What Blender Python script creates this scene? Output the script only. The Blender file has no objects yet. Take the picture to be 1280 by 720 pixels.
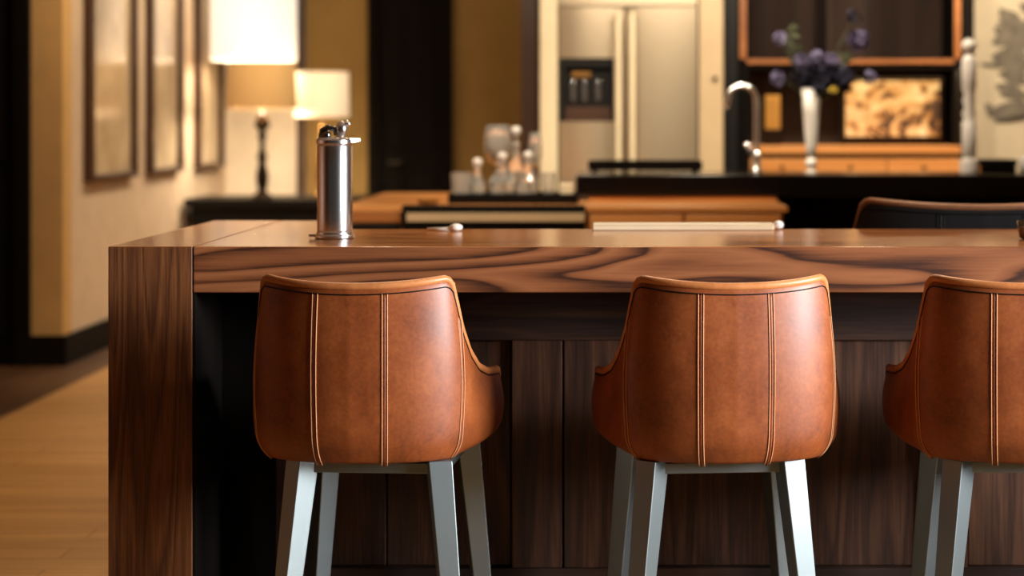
import bpy, bmesh, math, random
from mathutils import Vector, Matrix
random.seed(7)
PI = math.pi
SC = bpy.context.scene
COL = SC.collection
CAMY, CAMZ, F = -4.8, 1.32, 2400.0      # camera distance, height and focal length in pixels

# ------------------------------------------------------------------ helpers
def bx(bm, x0, x1, y0, y1, z0, z1):
    vs = [bm.verts.new(p) for p in ((x0,y0,z0),(x1,y0,z0),(x1,y1,z0),(x0,y1,z0),(x0,y0,z1),(x1,y0,z1),(x1,y1,z1),(x0,y1,z1))]
    for f in ((0,3,2,1),(4,5,6,7),(0,1,5,4),(1,2,6,5),(2,3,7,6),(3,0,4,7)):
        bm.faces.new([vs[i] for i in f])
    return bm
def box(*a):
    return bx(bmesh.new(), *a)
def lathe(bm, prof, cx=0, cy=0, cz=0, n=32, cap=True):
    rings = []
    for r, z in prof:
        rings.append([bm.verts.new((cx+max(r,1e-5)*math.cos(2*PI*k/n), cy+max(r,1e-5)*math.sin(2*PI*k/n), cz+z)) for k in range(n)])
    for a, b in zip(rings, rings[1:]):
        for k in range(n):
            bm.faces.new((a[k], a[(k+1)%n], b[(k+1)%n], b[k]))
    if cap:
        bm.faces.new(rings[0][::-1]); bm.faces.new(rings[-1])
    return bm
def tube(bm, pts, r, n=10, cap=True):
    pts = [Vector(p) for p in pts]
    rr = r if isinstance(r, (list, tuple)) else [r]*len(pts)
    rings = []; up = None
    for i, p in enumerate(pts):
        t = (pts[min(i+1, len(pts)-1)] - pts[max(i-1, 0)])
        if t.length < 1e-9: t = Vector((0,0,1))
        t.normalize()
        if up is None:
            up = Vector((0,0,1)) if abs(t.z) < .9 else Vector((1,0,0))
        a = t.cross(up).normalized(); b = a.cross(t).normalized(); up = b
        rings.append([bm.verts.new(p + a*rr[i]*math.cos(2*PI*k/n) + b*rr[i]*math.sin(2*PI*k/n)) for k in range(n)])
    for a, b in zip(rings, rings[1:]):
        for k in range(n):
            bm.faces.new((a[k], b[k], b[(k+1)%n], a[(k+1)%n]))
    if cap:
        bm.faces.new(rings[0]); bm.faces.new(rings[-1][::-1])
    return bm
def blob(bm, c, r, s=(1,1,1), sub=2, j=0):
    res = bmesh.ops.create_icosphere(bm, subdivisions=sub, radius=1)
    for v in res['verts']:
        k = 1 + random.uniform(-j, j)
        v.co = Vector((c[0]+v.co.x*r*s[0]*k, c[1]+v.co.y*r*s[1]*k, c[2]+v.co.z*r*s[2]*k))
    return bm
ORG = {}
def link(name, bm, mat, parent=None, origin=None, bevel=0, smooth=False, sub=0, seg=2):
    """ONE mesh object; the mesh is given in world coordinates (or in its parent's when the parent sits at 0)"""
    o3 = Vector(origin) if origin is not None else (ORG.get(parent.name, Vector((0,0,0))) if parent else Vector((0,0,0)))
    for v in bm.verts: v.co -= o3
    bmesh.ops.recalc_face_normals(bm, faces=bm.faces)
    me = bpy.data.meshes.new(name); bm.to_mesh(me); bm.free()
    if smooth:
        for p in me.polygons: p.use_smooth = True
    for m in (mat if isinstance(mat, (list, tuple)) else [mat]): me.materials.append(m)
    o = bpy.data.objects.new(name, me); COL.objects.link(o)
    if parent: o.parent = parent
    else: o.location = o3
    ORG[o.name] = o3
    if bevel:
        b = o.modifiers.new('Bevel', 'BEVEL'); b.width = bevel; b.segments = seg; b.limit_method = 'ANGLE'
        b.harden_normals = True
        for p in me.polygons: p.use_smooth = True
    if sub:
        s = o.modifiers.new('Sub', 'SUBSURF'); s.levels = sub; s.render_levels = sub
    return o
def tag(o, label=None, cat=None, group=None, kind=None):
    if label: o['label'] = label
    if cat: o['category'] = cat
    if group: o['group'] = group
    if kind: o['kind'] = kind
    return o
def thing(name, label, cat, loc, group=None):
    o = bpy.data.objects.new(name, None); COL.objects.link(o); o.location = loc; o.empty_display_size = .1
    ORG[o.name] = Vector(loc)
    return tag(o, label, cat, group)
def struct(name, bm, mat, **k):
    return tag(link(name, bm, mat, **k), kind='structure')
def copy_tree(o, parent=None):
    c = o.copy(); COL.objects.link(c)
    if parent: c.parent = parent
    ORG[c.name] = ORG.get(o.name, Vector((0,0,0)))
    for ch in list(o.children): copy_tree(ch, c)
    return c
def crom(pts, n):
    """Catmull-Rom through 2D/3D points, resampled evenly"""
    P = [Vector(p) for p in pts]; P = [P[0]*2-P[1]] + P + [P[-1]*2-P[-2]]
    out = []
    for i in range(1, len(P)-2):
        for k in range(24):
            t = k/24; a, b, c, d = P[i-1:i+3]
            out.append(.5*((2*b)+(c-a)*t+(2*a-5*b+4*c-d)*t*t+(3*b-a-3*c+d)*t**3))
    out.append(P[-2])
    L = [0]
    for a, b in zip(out, out[1:]): L.append(L[-1]+(b-a).length)
    res = []; j = 0
    for k in range(n):
        s = L[-1]*k/(n-1)
        while j < len(L)-2 and L[j+1] < s: j += 1
        t = (s-L[j])/max(L[j+1]-L[j], 1e-9)
        res.append(out[j].lerp(out[j+1], min(max(t,0),1)))
    return res
def sm(a, b, x):
    t = min(max((x-a)/(b-a), 0), 1); return t*t*(3-2*t)

# ------------------------------------------------------------------ materials
def mat(name):
    m = bpy.data.materials.new(name); m.use_nodes = True
    nt = m.node_tree; b = nt.nodes['Principled BSDF']
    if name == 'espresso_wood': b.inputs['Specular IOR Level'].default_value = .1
    return m, nt, b
def N(nt, t, **k):
    n = nt.nodes.new(t)
    for a, v in k.items():
        if a.startswith('i_'):
            n.inputs[a[2:].replace('_', ' ')].default_value = v
        else: setattr(n, a, v)
    return n
def ramp(nt, stops, fac):
    r = N(nt, 'ShaderNodeValToRGB'); e = r.color_ramp.elements
    while len(e) < len(stops): e.new(.5)
    for el, (p, c) in zip(e, stops): el.position = p; el.color = (*c, 1) if len(c) == 3 else c
    nt.links.new(fac, r.inputs[0]); return r.outputs[0]
def s2l(*c):
    return tuple(((v/255)/12.92 if v/255 < .04045 else ((v/255+.055)/1.055)**2.4) for v in c)
def plain(name, c, rough=.5, metal=0, var=.06, sc=6, coat=0, bump=0, spec=None):
    m, nt, b = mat(name)
    tc = N(nt, 'ShaderNodeTexCoord'); nz = N(nt, 'ShaderNodeTexNoise', i_Scale=sc, i_Detail=4.0)
    nt.links.new(tc.outputs['Object'], nz.inputs['Vector'])
    lo = tuple(v*(1-var) for v in c); hi = tuple(min(1, v*(1+var)) for v in c)
    nt.links.new(ramp(nt, [(.3, lo), (.7, hi)], nz.outputs['Fac']), b.inputs['Base Color'])
    b.inputs['Roughness'].default_value = rough; b.inputs['Metallic'].default_value = metal
    b.inputs['Coat Weight'].default_value = coat
    if spec is not None: b.inputs['Specular IOR Level'].default_value = spec
    if bump:
        bp = N(nt, 'ShaderNodeBump', i_Strength=bump, i_Distance=.002)
        n2 = N(nt, 'ShaderNodeTexNoise', i_Scale=sc*20, i_Detail=3.0)
        nt.links.new(tc.outputs['Object'], n2.inputs['Vector'])
        nt.links.new(n2.outputs['Fac'], bp.inputs['Height']); nt.links.new(bp.outputs[0], b.inputs['Normal'])
    return m
def wood(name, axis, stops, stretch=.13, scale=4.0, rings=7, fibre=60, rough=.35, coat=0, off=(0,0,0), fine=.35, bump=.15, rot=(0,0,0), planks=None, ringmix=.75):
    """figured timber: contour lines of a noise stretched along the grain axis, plus fine fibres"""
    m, nt, b = mat(name); L = nt.links.new
    tc = N(nt, 'ShaderNodeTexCoord')
    s = [1, 1, 1]; s[axis] = stretch
    mp = N(nt, 'ShaderNodeMapping'); mp.inputs['Scale'].default_value = s; mp.inputs['Location'].default_value = off
    mp.inputs['Rotation'].default_value = rot
    L(tc.outputs['Object'], mp.inputs['Vector'])
    n1 = N(nt, 'ShaderNodeTexNoise', i_Scale=scale, i_Detail=1.5, i_Roughness=.35, i_Distortion=.3)
    L(mp.outputs[0], n1.inputs['Vector'])
    mul = N(nt, 'ShaderNodeMath', operation='MULTIPLY'); mul.inputs[1].default_value = rings
    L(n1.outputs['Fac'], mul.inputs[0])
    sf = [1, 1, 1]; sf[axis] = .03
    m2 = N(nt, 'ShaderNodeMapping'); m2.inputs['Scale'].default_value = sf
    L(tc.outputs['Object'], m2.inputs['Vector'])
    n2 = N(nt, 'ShaderNodeTexNoise', i_Scale=fibre, i_Detail=5.0, i_Roughness=.65)
    L(m2.outputs[0], n2.inputs['Vector'])
    add = N(nt, 'ShaderNodeMath', operation='MULTIPLY_ADD'); add.inputs[1].default_value = .22
    L(n2.outputs['Fac'], add.inputs[0]); L(mul.outputs[0], add.inputs[2])
    pp = N(nt, 'ShaderNodeMath', operation='FRACT'); L(add.outputs[0], pp.inputs[0])
    # soft saw: slow rise, quick fall = growth ring
    mr = ramp(nt, [(0, (.15,)*3), (.66, (1,)*3), (.84, (.55,)*3), (.93, (0,)*3), (1, (.15,)*3)], pp.outputs[0])
    mx = N(nt, 'ShaderNodeMix', data_type='FLOAT'); mx.inputs[0].default_value = fine if ringmix is None else 1-ringmix
    L(mr, mx.inputs[2]); L(n2.outputs['Fac'], mx.inputs[3])
    n3 = N(nt, 'ShaderNodeTexNoise', i_Scale=1.7, i_Detail=2.0); L(mp.outputs[0], n3.inputs['Vector'])
    m3 = N(nt, 'ShaderNodeMath', operation='MULTIPLY_ADD'); m3.inputs[1].default_value = .5; m3.inputs[2].default_value = -.25
    L(n3.outputs['Fac'], m3.inputs[0])
    a3 = N(nt, 'ShaderNodeMath', operation='ADD'); L(mx.outputs[0], a3.inputs[0]); L(m3.outputs[0], a3.inputs[1])
    col = ramp(nt, stops, a3.outputs[0])
    if planks:
        br = N(nt, 'ShaderNodeTexBrick', i_Scale=1.0); br.offset = .37
        br.inputs['Color1'].default_value = (.92,.92,.92,1); br.inputs['Color2'].default_value = (1.05,1.04,1.02,1); br.inputs['Mortar'].default_value = (.7,.66,.6,1)
        br.inputs['Mortar Size'].default_value = .004; br.inputs['Brick Width'].default_value = 1.7; br.inputs['Row Height'].default_value = .14
        L(tc.outputs['Object'], br.inputs['Vector'])
        mm = N(nt, 'ShaderNodeMix', data_type='RGBA', blend_type='MULTIPLY'); mm.inputs[0].default_value = 1
        L(col, mm.inputs[6]); L(br.outputs['Color'], mm.inputs[7]); col = mm.outputs[2]
    L(col, b.inputs['Base Color'])
    b.inputs['Roughness'].default_value = rough; b.inputs['Coat Weight'].default_value = coat; b.inputs['Coat Roughness'].default_value = .12
    bp = N(nt, 'ShaderNodeBump', i_Strength=bump, i_Distance=.001); L(n2.outputs['Fac'], bp.inputs['Height']); L(bp.outputs[0], b.inputs['Normal'])
    return m
WAL = [(0, s2l(30,14,6)), (.22, s2l(70,36,18)), (.5, s2l(132,76,42)), (.85, s2l(162,100,60)), (1, s2l(182,120,78))]
M = {}
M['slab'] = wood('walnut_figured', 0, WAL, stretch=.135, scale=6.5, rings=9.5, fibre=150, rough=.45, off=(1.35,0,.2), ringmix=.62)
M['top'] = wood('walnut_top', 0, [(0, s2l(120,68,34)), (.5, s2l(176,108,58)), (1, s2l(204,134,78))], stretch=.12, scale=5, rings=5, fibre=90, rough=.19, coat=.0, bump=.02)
M['leg'] = wood('walnut_vertical', 2, [(.2, s2l(40,19,8)), (.42, s2l(82,44,20)), (.6, s2l(114,66,32)), (.85, s2l(150,94,52))], stretch=.07, scale=13, rings=7, fibre=210, rough=.5, ringmix=.24)
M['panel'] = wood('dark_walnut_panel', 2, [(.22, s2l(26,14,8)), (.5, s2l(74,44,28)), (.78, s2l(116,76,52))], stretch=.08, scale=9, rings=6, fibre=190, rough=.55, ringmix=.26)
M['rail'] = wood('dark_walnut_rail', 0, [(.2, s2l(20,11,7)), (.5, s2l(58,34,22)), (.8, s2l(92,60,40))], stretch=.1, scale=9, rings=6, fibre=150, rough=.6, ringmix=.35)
M['floor'] = wood('oak_floor', 0, [(0, s2l(156,110,60)), (.5, s2l(192,144,84)), (1, s2l(208,164,102))], stretch=.08, scale=6, rings=4, fibre=70, rough=.45, ringmix=.35, planks=True)
M['floor_band'] = wood('dark_floor_band', 1, [(0, s2l(52,32,16)), (.5, s2l(78,50,26)), (1, s2l(98,66,36))], stretch=.08, scale=6, rings=4, fibre=70, rough=.45, ringmix=.35)
M['teak'] = wood('orange_teak', 0, [(0, s2l(168,104,52)), (.5, s2l(212,142,78)), (1, s2l(230,166,102))], stretch=.1, scale=5, rings=4, fibre=70, rough=.3, ringmix=.4)
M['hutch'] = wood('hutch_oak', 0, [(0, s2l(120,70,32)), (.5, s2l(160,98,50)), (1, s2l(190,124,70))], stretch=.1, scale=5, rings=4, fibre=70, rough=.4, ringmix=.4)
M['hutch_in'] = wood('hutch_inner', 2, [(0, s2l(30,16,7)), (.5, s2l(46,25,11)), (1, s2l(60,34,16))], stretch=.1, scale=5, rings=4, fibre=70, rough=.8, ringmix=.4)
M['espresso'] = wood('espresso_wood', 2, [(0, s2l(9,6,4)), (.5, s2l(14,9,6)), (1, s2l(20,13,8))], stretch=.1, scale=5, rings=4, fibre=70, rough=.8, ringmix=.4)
M['base'] = plain('black_baseboard', s2l(14,8,4), .7, spec=.15)
M['cream'] = plain('cream_wall', s2l(212,190,162), .85, bump=.1)
M['ochre'] = plain('ochre_wall', s2l(206,166,104), .85, bump=.1)
M['tan'] = plain('tan_wall', s2l(150,120,66), .85, bump=.1)
M['ceil'] = plain('ceiling_white', s2l(225,215,195), .9)
M['stone'] = plain('black_granite', s2l(14,10,8), .16, var=.5, sc=60)
M['black'] = plain('black_lacquer', s2l(12,9,7), .5, spec=.25)
M['steel'] = plain('brushed_leg_steel', s2l(150,158,158), .46, 1, var=.05, sc=3)
M['chrome'] = plain('polished_chrome', (.92,.92,.92), .2, 1, var=.02)
M['dchrome'] = plain('dark_chrome', (.2,.19,.18), .15, 1, var=.02)
M['stain'] = plain('fridge_stainless', s2l(230,211,180), .33, .82, var=.03, sc=2)
M['cpanel'] = plain('cream_panel', s2l(238,222,186), .4)
M['champ'] = plain('champagne_panel', s2l(206,180,142), .4)
M['pale'] = plain('pale_wall', s2l(236,222,198), .85)
M['white'] = plain('white_ceramic', s2l(240,232,218), .25)
M['ivory'] = plain('ivory_wax', s2l(236,214,176), .5)
M['gold'] = plain('gold_metal', s2l(220,160,80), .35, .7)
M['bronze'] = plain('dark_bronze', s2l(40,26,14), .35, .7)
M['brass'] = plain('aged_brass', s2l(150,110,60), .35, .8)
M['navy'] = plain('navy_petals', s2l(26,26,50), .8, var=.5, sc=30)
M['lilac'] = plain('lilac_petals', s2l(100,92,124), .8, var=.35, sc=30)
M['green'] = plain('leaf_green', s2l(52,56,30), .7, var=.4, sc=20)
M['yellow'] = plain('yellow_bud', s2l(200,170,60), .7)
M['inkg'] = plain('grey_ink', s2l(112,102,86), .9, var=.25, sc=14)
M['inkd'] = plain('dark_ink', s2l(74,64,52), .9, var=.2, sc=14)
M['canvas'] = plain('cream_canvas', s2l(206,188,156), .9)
M['frame'] = plain('walnut_frame', s2l(66,38,18), .45)
M['stitch'] = plain('tan_thread', s2l(222,160,112), .7)
M['daylit'] = plain('grey_sky_room', (.4,.4,.4), .8)
def leather(name, c0, c1, c2, rough=.47):
    m, nt, b = mat(name); L = nt.links.new
    tc = N(nt, 'ShaderNodeTexCoord')
    n = N(nt, 'ShaderNodeTexNoise', i_Scale=7.0, i_Detail=6.0, i_Roughness=.6); L(tc.outputs['Object'], n.inputs['Vector'])
    n2 = N(nt, 'ShaderNodeTexVoronoi', i_Scale=420.0); L(tc.outputs['Object'], n2.inputs['Vector'])
    n3 = N(nt, 'ShaderNodeTexNoise', i_Scale=110.0, i_Detail=4.0); L(tc.outputs['Object'], n3.inputs['Vector'])
    ad = N(nt, 'ShaderNodeMath', operation='MULTIPLY_ADD'); ad.inputs[1].default_value = .35; L(n3.outputs['Fac'], ad.inputs[0]); L(n.outputs['Fac'], ad.inputs[2])
    L(ramp(nt, [(.4, c0), (.68, c1), (.95, c2)], ad.outputs[0]), b.inputs['Base Color'])
    mr = N(nt, 'ShaderNodeMapRange'); mr.inputs[3].default_value = rough-.06; mr.inputs[4].default_value = rough+.1
    L(n.outputs['Fac'], mr.inputs[0]); L(mr.outputs[0], b.inputs['Roughness'])
    bp = N(nt, 'ShaderNodeBump', i_Strength=.12, i_Distance=.0006); L(n2.outputs['Distance'], bp.inputs['Height'])
    b2 = N(nt, 'ShaderNodeBump', i_Strength=.25, i_Distance=.004); L(n.outputs['Fac'], b2.inputs['Height']); L(bp.outputs[0], b2.inputs['Normal'])
    L(b2.outputs[0], b.inputs['Normal']); b.inputs['Coat Weight'].default_value = .15; b.inputs['Coat Roughness'].default_value = .35
    return m
M['leather'] = leather('cognac_leather', s2l(98,43,14), s2l(142,70,26), s2l(170,92,40))
M['rim'] = leather('cognac_piping', s2l(170,96,48), s2l(200,122,66), s2l(214,140,84), .42)
M['bleather'] = leather('black_leather', s2l(10,8,6), s2l(14,10,8), s2l(18,14,11), .75)
M['brim'] = leather('tan_piping', s2l(140,92,60), s2l(170,116,78), s2l(190,134,92))
def glass(name, c=(1,1,1), rough=0.0, ior=1.45):
    m, nt, b = mat(name); b.inputs['Base Color'].default_value = (*c, 1)
    b.inputs['Transmission Weight'].default_value = 1; b.inputs['Roughness'].default_value = rough; b.inputs['IOR'].default_value = ior
    return m
M['glass'] = glass('clear_crystal', (1,.95,.88)); M['glass'].node_tree.nodes['Principled BSDF'].inputs['Transmission Weight'].default_value = .80; M['glass'].node_tree.nodes['Principled BSDF'].inputs['Roughness'].default_value = .05
M['pane'] = glass('picture_glass', (1,1,1), 0, 1.5)
M['frost'] = plain('milky_glass', s2l(236,230,222), .2, coat=.5)
def shade(name, c, st):
    m, nt, b = mat(name); b.inputs['Base Color'].default_value = (*(v*.8 for v in c), 1); b.inputs['Roughness'].default_value = .9
    tc = N(nt, 'ShaderNodeTexCoord'); w = N(nt, 'ShaderNodeTexNoise', i_Scale=60.0); nt.links.new(tc.outputs['Object'], w.inputs['Vector'])
    nt.links.new(ramp(nt, [(.3, tuple(v*.93 for v in c)), (.7, c)], w.outputs['Fac']), b.inputs['Emission Color'])
    b.inputs['Emission Strength'].default_value = st
    return m
M['shade_w'] = shade('glowing_white_shade', s2l(255,242,222), .88)
M['shade_b'] = shade('glowing_beige_shade', s2l(214,172,112), .14)
M['shade_c'] = shade('glowing_cream_shade', s2l(255,230,192), .5)
M['bulb'] = shade('light_disc', (1,.85,.65), 6)
def goldart():
    m, nt, b = mat('gold_botanical_relief'); L = nt.links.new
    tc = N(nt, 'ShaderNodeTexCoord'); n = N(nt, 'ShaderNodeTexNoise', i_Scale=9.0, i_Detail=3.0, i_Distortion=1.2); L(tc.outputs['Object'], n.inputs['Vector'])
    L(ramp(nt, [(.40, s2l(60,36,14)), (.46, s2l(160,112,58)), (.55, s2l(186,154,106)), (.72, s2l(206,184,146))], n.outputs['Fac']), b.inputs['Base Color'])
    b.inputs['Roughness'].default_value = .6
    return m
M['goldart'] = goldart()
def printart(name, a, b_):
    m, nt, b = mat(name); L = nt.links.new
    tc = N(nt, 'ShaderNodeTexCoord'); n = N(nt, 'ShaderNodeTexNoise', i_Scale=3.0, i_Detail=3.0); L(tc.outputs['Object'], n.inputs['Vector'])
    L(ramp(nt, [(.35, a), (.65, b_)], n.outputs['Fac']), b.inputs['Base Color']); b.inputs['Roughness'].default_value = .16
    return m
M['print'] = printart('pale_print', s2l(186,164,132), s2l(216,196,164))

# ------------------------------------------------------------------ room shell
struct('floor', box(-5,4.2,-6.2,9.9,-.05,0), M['floor'])
struct('floor_strip', box(-5,-2.76,-6,9.7,0,.003), M['floor_band'])  # darker strip along the left of the floor
struct('ceiling', box(-5.1,4.2,-6.2,9.9,2.8,2.9), M['ceil'])
struct('wall_left', box(-3.16,-3.01,5.66,9.7,0,2.8), M['cream'])
struct('wall_corner', box(-5,-3.01,5.5,5.66,0,2.8), M['ochre'])
struct('wall_side', box(-5.1,-5,-6,5.66,0,2.8), M['hutch'])
struct('wall_back', box(-2.40,-.46,9.7,9.85,0,2.8), M['tan'])
struct('wall_back_corner', box(-3.16,-2.40,9.7,9.85,0,2.8), M['pale'])
struct('trim_2', box(-2.465,-2.405,9.66,9.7,0,2.8), M['frame'])
struct('wall_partition', box(-.565,-.46,5.78,9.7,0,2.8), M['frame'])
struct('wall_kitchen', box(-.46,4.1,6.4,6.55,0,2.8), M['cream'])
# right wall with the daylight window
W0, W1, WZ0, WZ1 = -2.7, -.9, .9, 2.45
b = box(4,4.1,-6,W0,0,2.8); bx(b,4,4.1,W1,6.4,0,2.8); bx(b,4,4.1,W0,W1,0,WZ0); bx(b,4,4.1,W0,W1,WZ1,2.8)
struct('wall_right', b, M['cream'])
b = box(3.97,4.1,W0,W0+.06,WZ0,WZ1)
for y in (W1-.06, (W0+W1)/2-.03): bx(b,3.97,4.1,y,y+.06,WZ0,WZ1)
for z in (WZ0, WZ1-.06): bx(b,3.97,4.1,W0,W1,z,z+.06)
struct('window_1', b, M['white'])
struct('baseboard_left', box(-3.01,-2.985,5.5,9.7,.003,.165), M['base'], bevel=.004)
struct('baseboard_corner', box(-3.19,-2.985,5.475,5.5,.003,.165), M['base'], bevel=.004)
struct('baseboard_back', box(-2.985,-.565,9.675,9.7,0,.165), M['base'])
# dark doors
def door(n, x0, x1, y, z1, s):
    d = struct(n, box(x0+.08, x1-.08, y-.02, y, 0, z1-.08), M['espresso'])
    b = box(x0, x0+.08, y-.05, y, 0, z1); bx(b, x1-.08, x1, y-.05, y, 0, z1); bx(b, x0+.08, x1-.08, y-.05, y, z1-.08, z1)
    link('door_frame', b, M['espresso'], d)
    b = bmesh.new(); w = x1-x0-.16
    for k in range(2):
        a = x0+.08+.05+k*(w/2); bx(b, a, a+w/2-.1, y-.032, y-.02, .15, 1.0); bx(b, a, a+w/2-.1, y-.032, y-.02, 1.1, z1-.2)
    link('door_panel', b, M['espresso'], d, bevel=.006)
    b = bmesh.new(); xk = x1-.16 if s > 0 else x0+.16
    tube(b, [(xk, y-.02, 1.0), (xk, y-.07, 1.0)], .012); tube(b, [(xk, y-.07, 1.0), (xk-.1*s, y-.07, 1.0)], .01)
    link('door_handle', b, M['dchrome'], d)
door('door_1', -4.15, -3.18, 5.5, 2.3, -1)
door('door_2', -1.93, -1.29, 9.7, 2.4, -1)

# ------------------------------------------------------------------ walnut island bar
XL, XI = -1.29, -1.078
isl = thing('bar_island', 'long walnut bar island with waterfall end, leather stools pulled up to it', 'bar counter', (0,.4,0))
b = bmesh.new()      # top: thick slab, deeper at its left end
T0, T1 = .888, 1.004
pts = [(XI,0),(3.2,0),(3.2,.78),(-.80,.78),(-.86,.80),(-.90,.86),(-.90,1.24),(XI,1.24)]
lo = [b.verts.new((x,y,T0)) for x,y in pts]; hi = [b.verts.new((x,y,T1-.0005)) for x,y in pts]
fs = []
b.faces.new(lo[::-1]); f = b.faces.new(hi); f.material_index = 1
for i in range(len(pts)):
    j = (i+1) % len(pts); b.faces.new((lo[i], lo[j], hi[j], hi[i]))
link('countertop', b, [M['slab'], M['top']], isl, bevel=.004)
b = box(XL, XI-.0015, 0, 1.24, 0, T1); link('end_panel', b, M['leg'], isl, bevel=.003)
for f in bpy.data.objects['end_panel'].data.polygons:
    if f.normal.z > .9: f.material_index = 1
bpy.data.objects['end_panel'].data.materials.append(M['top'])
BY = .34
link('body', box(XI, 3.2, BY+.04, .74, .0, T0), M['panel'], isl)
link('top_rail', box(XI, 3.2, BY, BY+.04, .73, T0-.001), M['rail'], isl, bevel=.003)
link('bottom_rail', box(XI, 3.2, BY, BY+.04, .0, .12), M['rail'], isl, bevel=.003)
link('shade_liner', box(XI, XI+.004, .004, BY-.001, 0, T0-.001), M['espresso'], isl)  # added near-black sheet, puts recess shade on the end panel's inner face
link('bay_shade_sheet', box(XI+.005, -.931, BY-.004, BY-.0005, 0, T0-.001), M['espresso'], isl)  # near-black sheet across the first bay, shade of the recess as colour
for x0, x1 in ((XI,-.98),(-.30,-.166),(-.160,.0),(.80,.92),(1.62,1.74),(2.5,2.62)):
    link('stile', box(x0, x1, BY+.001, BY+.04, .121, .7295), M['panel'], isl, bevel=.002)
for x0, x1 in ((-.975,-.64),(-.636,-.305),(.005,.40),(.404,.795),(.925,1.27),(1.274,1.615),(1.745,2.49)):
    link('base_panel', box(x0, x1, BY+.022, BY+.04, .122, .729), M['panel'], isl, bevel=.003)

# ------------------------------------------------------------------ stools
def make_stool(name, label, leather_m, rim_m, seat_up=0):
    t = thing(name, label, 'bar stool', (0,0,0))
    H = [(0,-.285),(.08,-.278),(.16,-.254),(.222,-.214),(.256,-.165),(.276,-.10),(.295,-.03),(.312,.05),(.314,.12),(.300,.185)]
    NN = 55
    half = crom(H, NN)
    plan = [Vector((-p.x, p.y)) for p in half[::-1]][:-1] + half
    n = len(plan)
    def nrm(i):
        a = plan[max(i-1,0)]; c = plan[min(i+1,n-1)]; d = (c-a).normalized(); return Vector((d.y, -d.x))
    def ztop(p):
        K = ((-.30,.924),(-.205,.936),(-.192,.924),(-.180,.885),(-.155,.815),(-.11,.755),(-.06,.712),(.0,.692),(.10,.684),(.20,.62))
        if p.y < -.205: return .922 + .014*min(abs(p.x)/.222,1)**2
        for (a,za),(c,zc) in zip(K, K[1:]):
            if p.y <= c: return za+(zc-za)*(p.y-a)/(c-a)
        return .62
    def zbot(p):
        return .503 + .035*sm(-.08,.2,p.y)
    TH = .042
    def outer(i, v):      # v 0 = top, 1 = bottom
        p = plan[i]; nn = nrm(i); zt, zb = ztop(p), zbot(p); z = zt + (zb-zt)*v
        ins = -.010*math.sin(PI*min(v/.9,1)) + .012*(1-v) + (.030+.045*sm(-.2,.02,p.y))*max(0,(v-.82)/.18)**2.4 + .008*v
        q = p - nn*ins
        return Vector((q.x, q.y, z))
    VS = [0,.04,.12,.22,.34,.46,.58,.68,.76,.82,.87,.91,.945,.975,1.0]
    bm = bmesh.new(); rings = []
    for i in range(n):
        nn = nrm(i); N3 = Vector((nn.x, nn.y, 0))
        out = [outer(i, v) for v in VS]
        top = out[0]
        r = TH/2
        e = sm(.17,.19,plan[i].y)
        inn = []
        for v in (.97,.8,.6,.4,.2,.05):
            q = outer(i, v); base = plan[i] - nn*(TH + .008)
            inn.append(Vector((base.x, base.y, q.z + .01)))
        roll = [top - N3*TH + Vector((0,0,.000)), top - N3*(r+r*.6) + Vector((0,0,r*.45)), top - N3*r + Vector((0,0,r*.55)), top - N3*(r-r*.6) + Vector((0,0,r*.42))]
        loop = out + inn + roll
        rings.append([bm.verts.new(q) for q in loop])
    m = len(rings[0])
    for a, c in zip(rings, rings[1:]):
        for k in range(m): bm.faces.new((a[k], a[(k+1)%m], c[(k+1)%m], c[k]))
    bm.faces.new(rings[0]); bm.faces.new(rings[-1][::-1])
    link('backrest', bm, leather_m, t, smooth=True, sub=1)
    # piping along the outer upper edge
    bm = bmesh.new(); pts = []
    for i in range(n):
        nn = nrm(i); q = outer(i, 0) ; pts.append(q + Vector((-nn.x*.006, -nn.y*.006, .006)))
    tube(bm, pts, .0095, 12)
    link('rim_piping', bm, rim_m, t, smooth=True)
    bm = bmesh.new(); pts = [outer(i, .03) + Vector((nrm(i).x, nrm(i).y, 0))*.0005 for i in range(n)]
    tube(bm, pts, .0016, 6); link('edge_stitching', bm, M['black'], t, smooth=True)
    # seams: two on the back, one at each side
    def at_arc(i, v, o=0, s=0):
        q = outer(i, v); nn = nrm(i); tt = Vector((-nn.y, nn.x, 0)); return q + Vector((nn.x, nn.y, 0))*o + tt*s
    for x in (-.254, -.083, .083, .254):
        i = min(range(n), key=lambda k: abs(plan[k].x-x) + (5 if plan[k].y > -.1 else 0))
        vv = [.03+.97*k/30 for k in range(31)]
        bm = bmesh.new()
        for k in range(len(vv)-1): pass
        L = [at_arc(i, v, .0008, -.0062) for v in vv]; R = [at_arc(i, v, .0008, .0062) for v in vv]
        C_ = [at_arc(i, v, -.0022, 0) for v in vv]
        tube(bm, C_, .0034, 8)
        s_ = link('seam', bm, leather_m, t, smooth=True)
        bm = bmesh.new()
        for line in (L, R):
            tube(bm, [p for p in line], .0012, 6)
        link('stitching', bm, M['stitch'], s_, smooth=True)
    # seat pan and cushion
    inner = [plan[i] - nrm(i)*(TH+.014) for i in range(0, n, 3)]
    def pad(z0, z1, k, mat_, nm, bev):
        bm = bmesh.new(); loop = [Vector((p.x*k, p.y*k)) for p in inner]; loop += [Vector((x, .21)) for x in (.15,.0,-.15)]
        lo = [bm.verts.new((p.x,p.y,z0)) for p in loop]; hi = [bm.verts.new((p.x,p.y,z1)) for p in loop]
        bm.faces.new(lo); bm.faces.new(hi[::-1])
        for a in range(len(loop)): c = (a+1)%len(loop); bm.faces.new((lo[a],lo[c],hi[c],hi[a]))
        return link(nm, bm, mat_, t, bevel=bev, smooth=True)
    pad(.545, .66, .99, leather_m, 'seat', .03)
    pad(.509, .5445, .97, M['black'], 'seat_base', .004)
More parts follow.
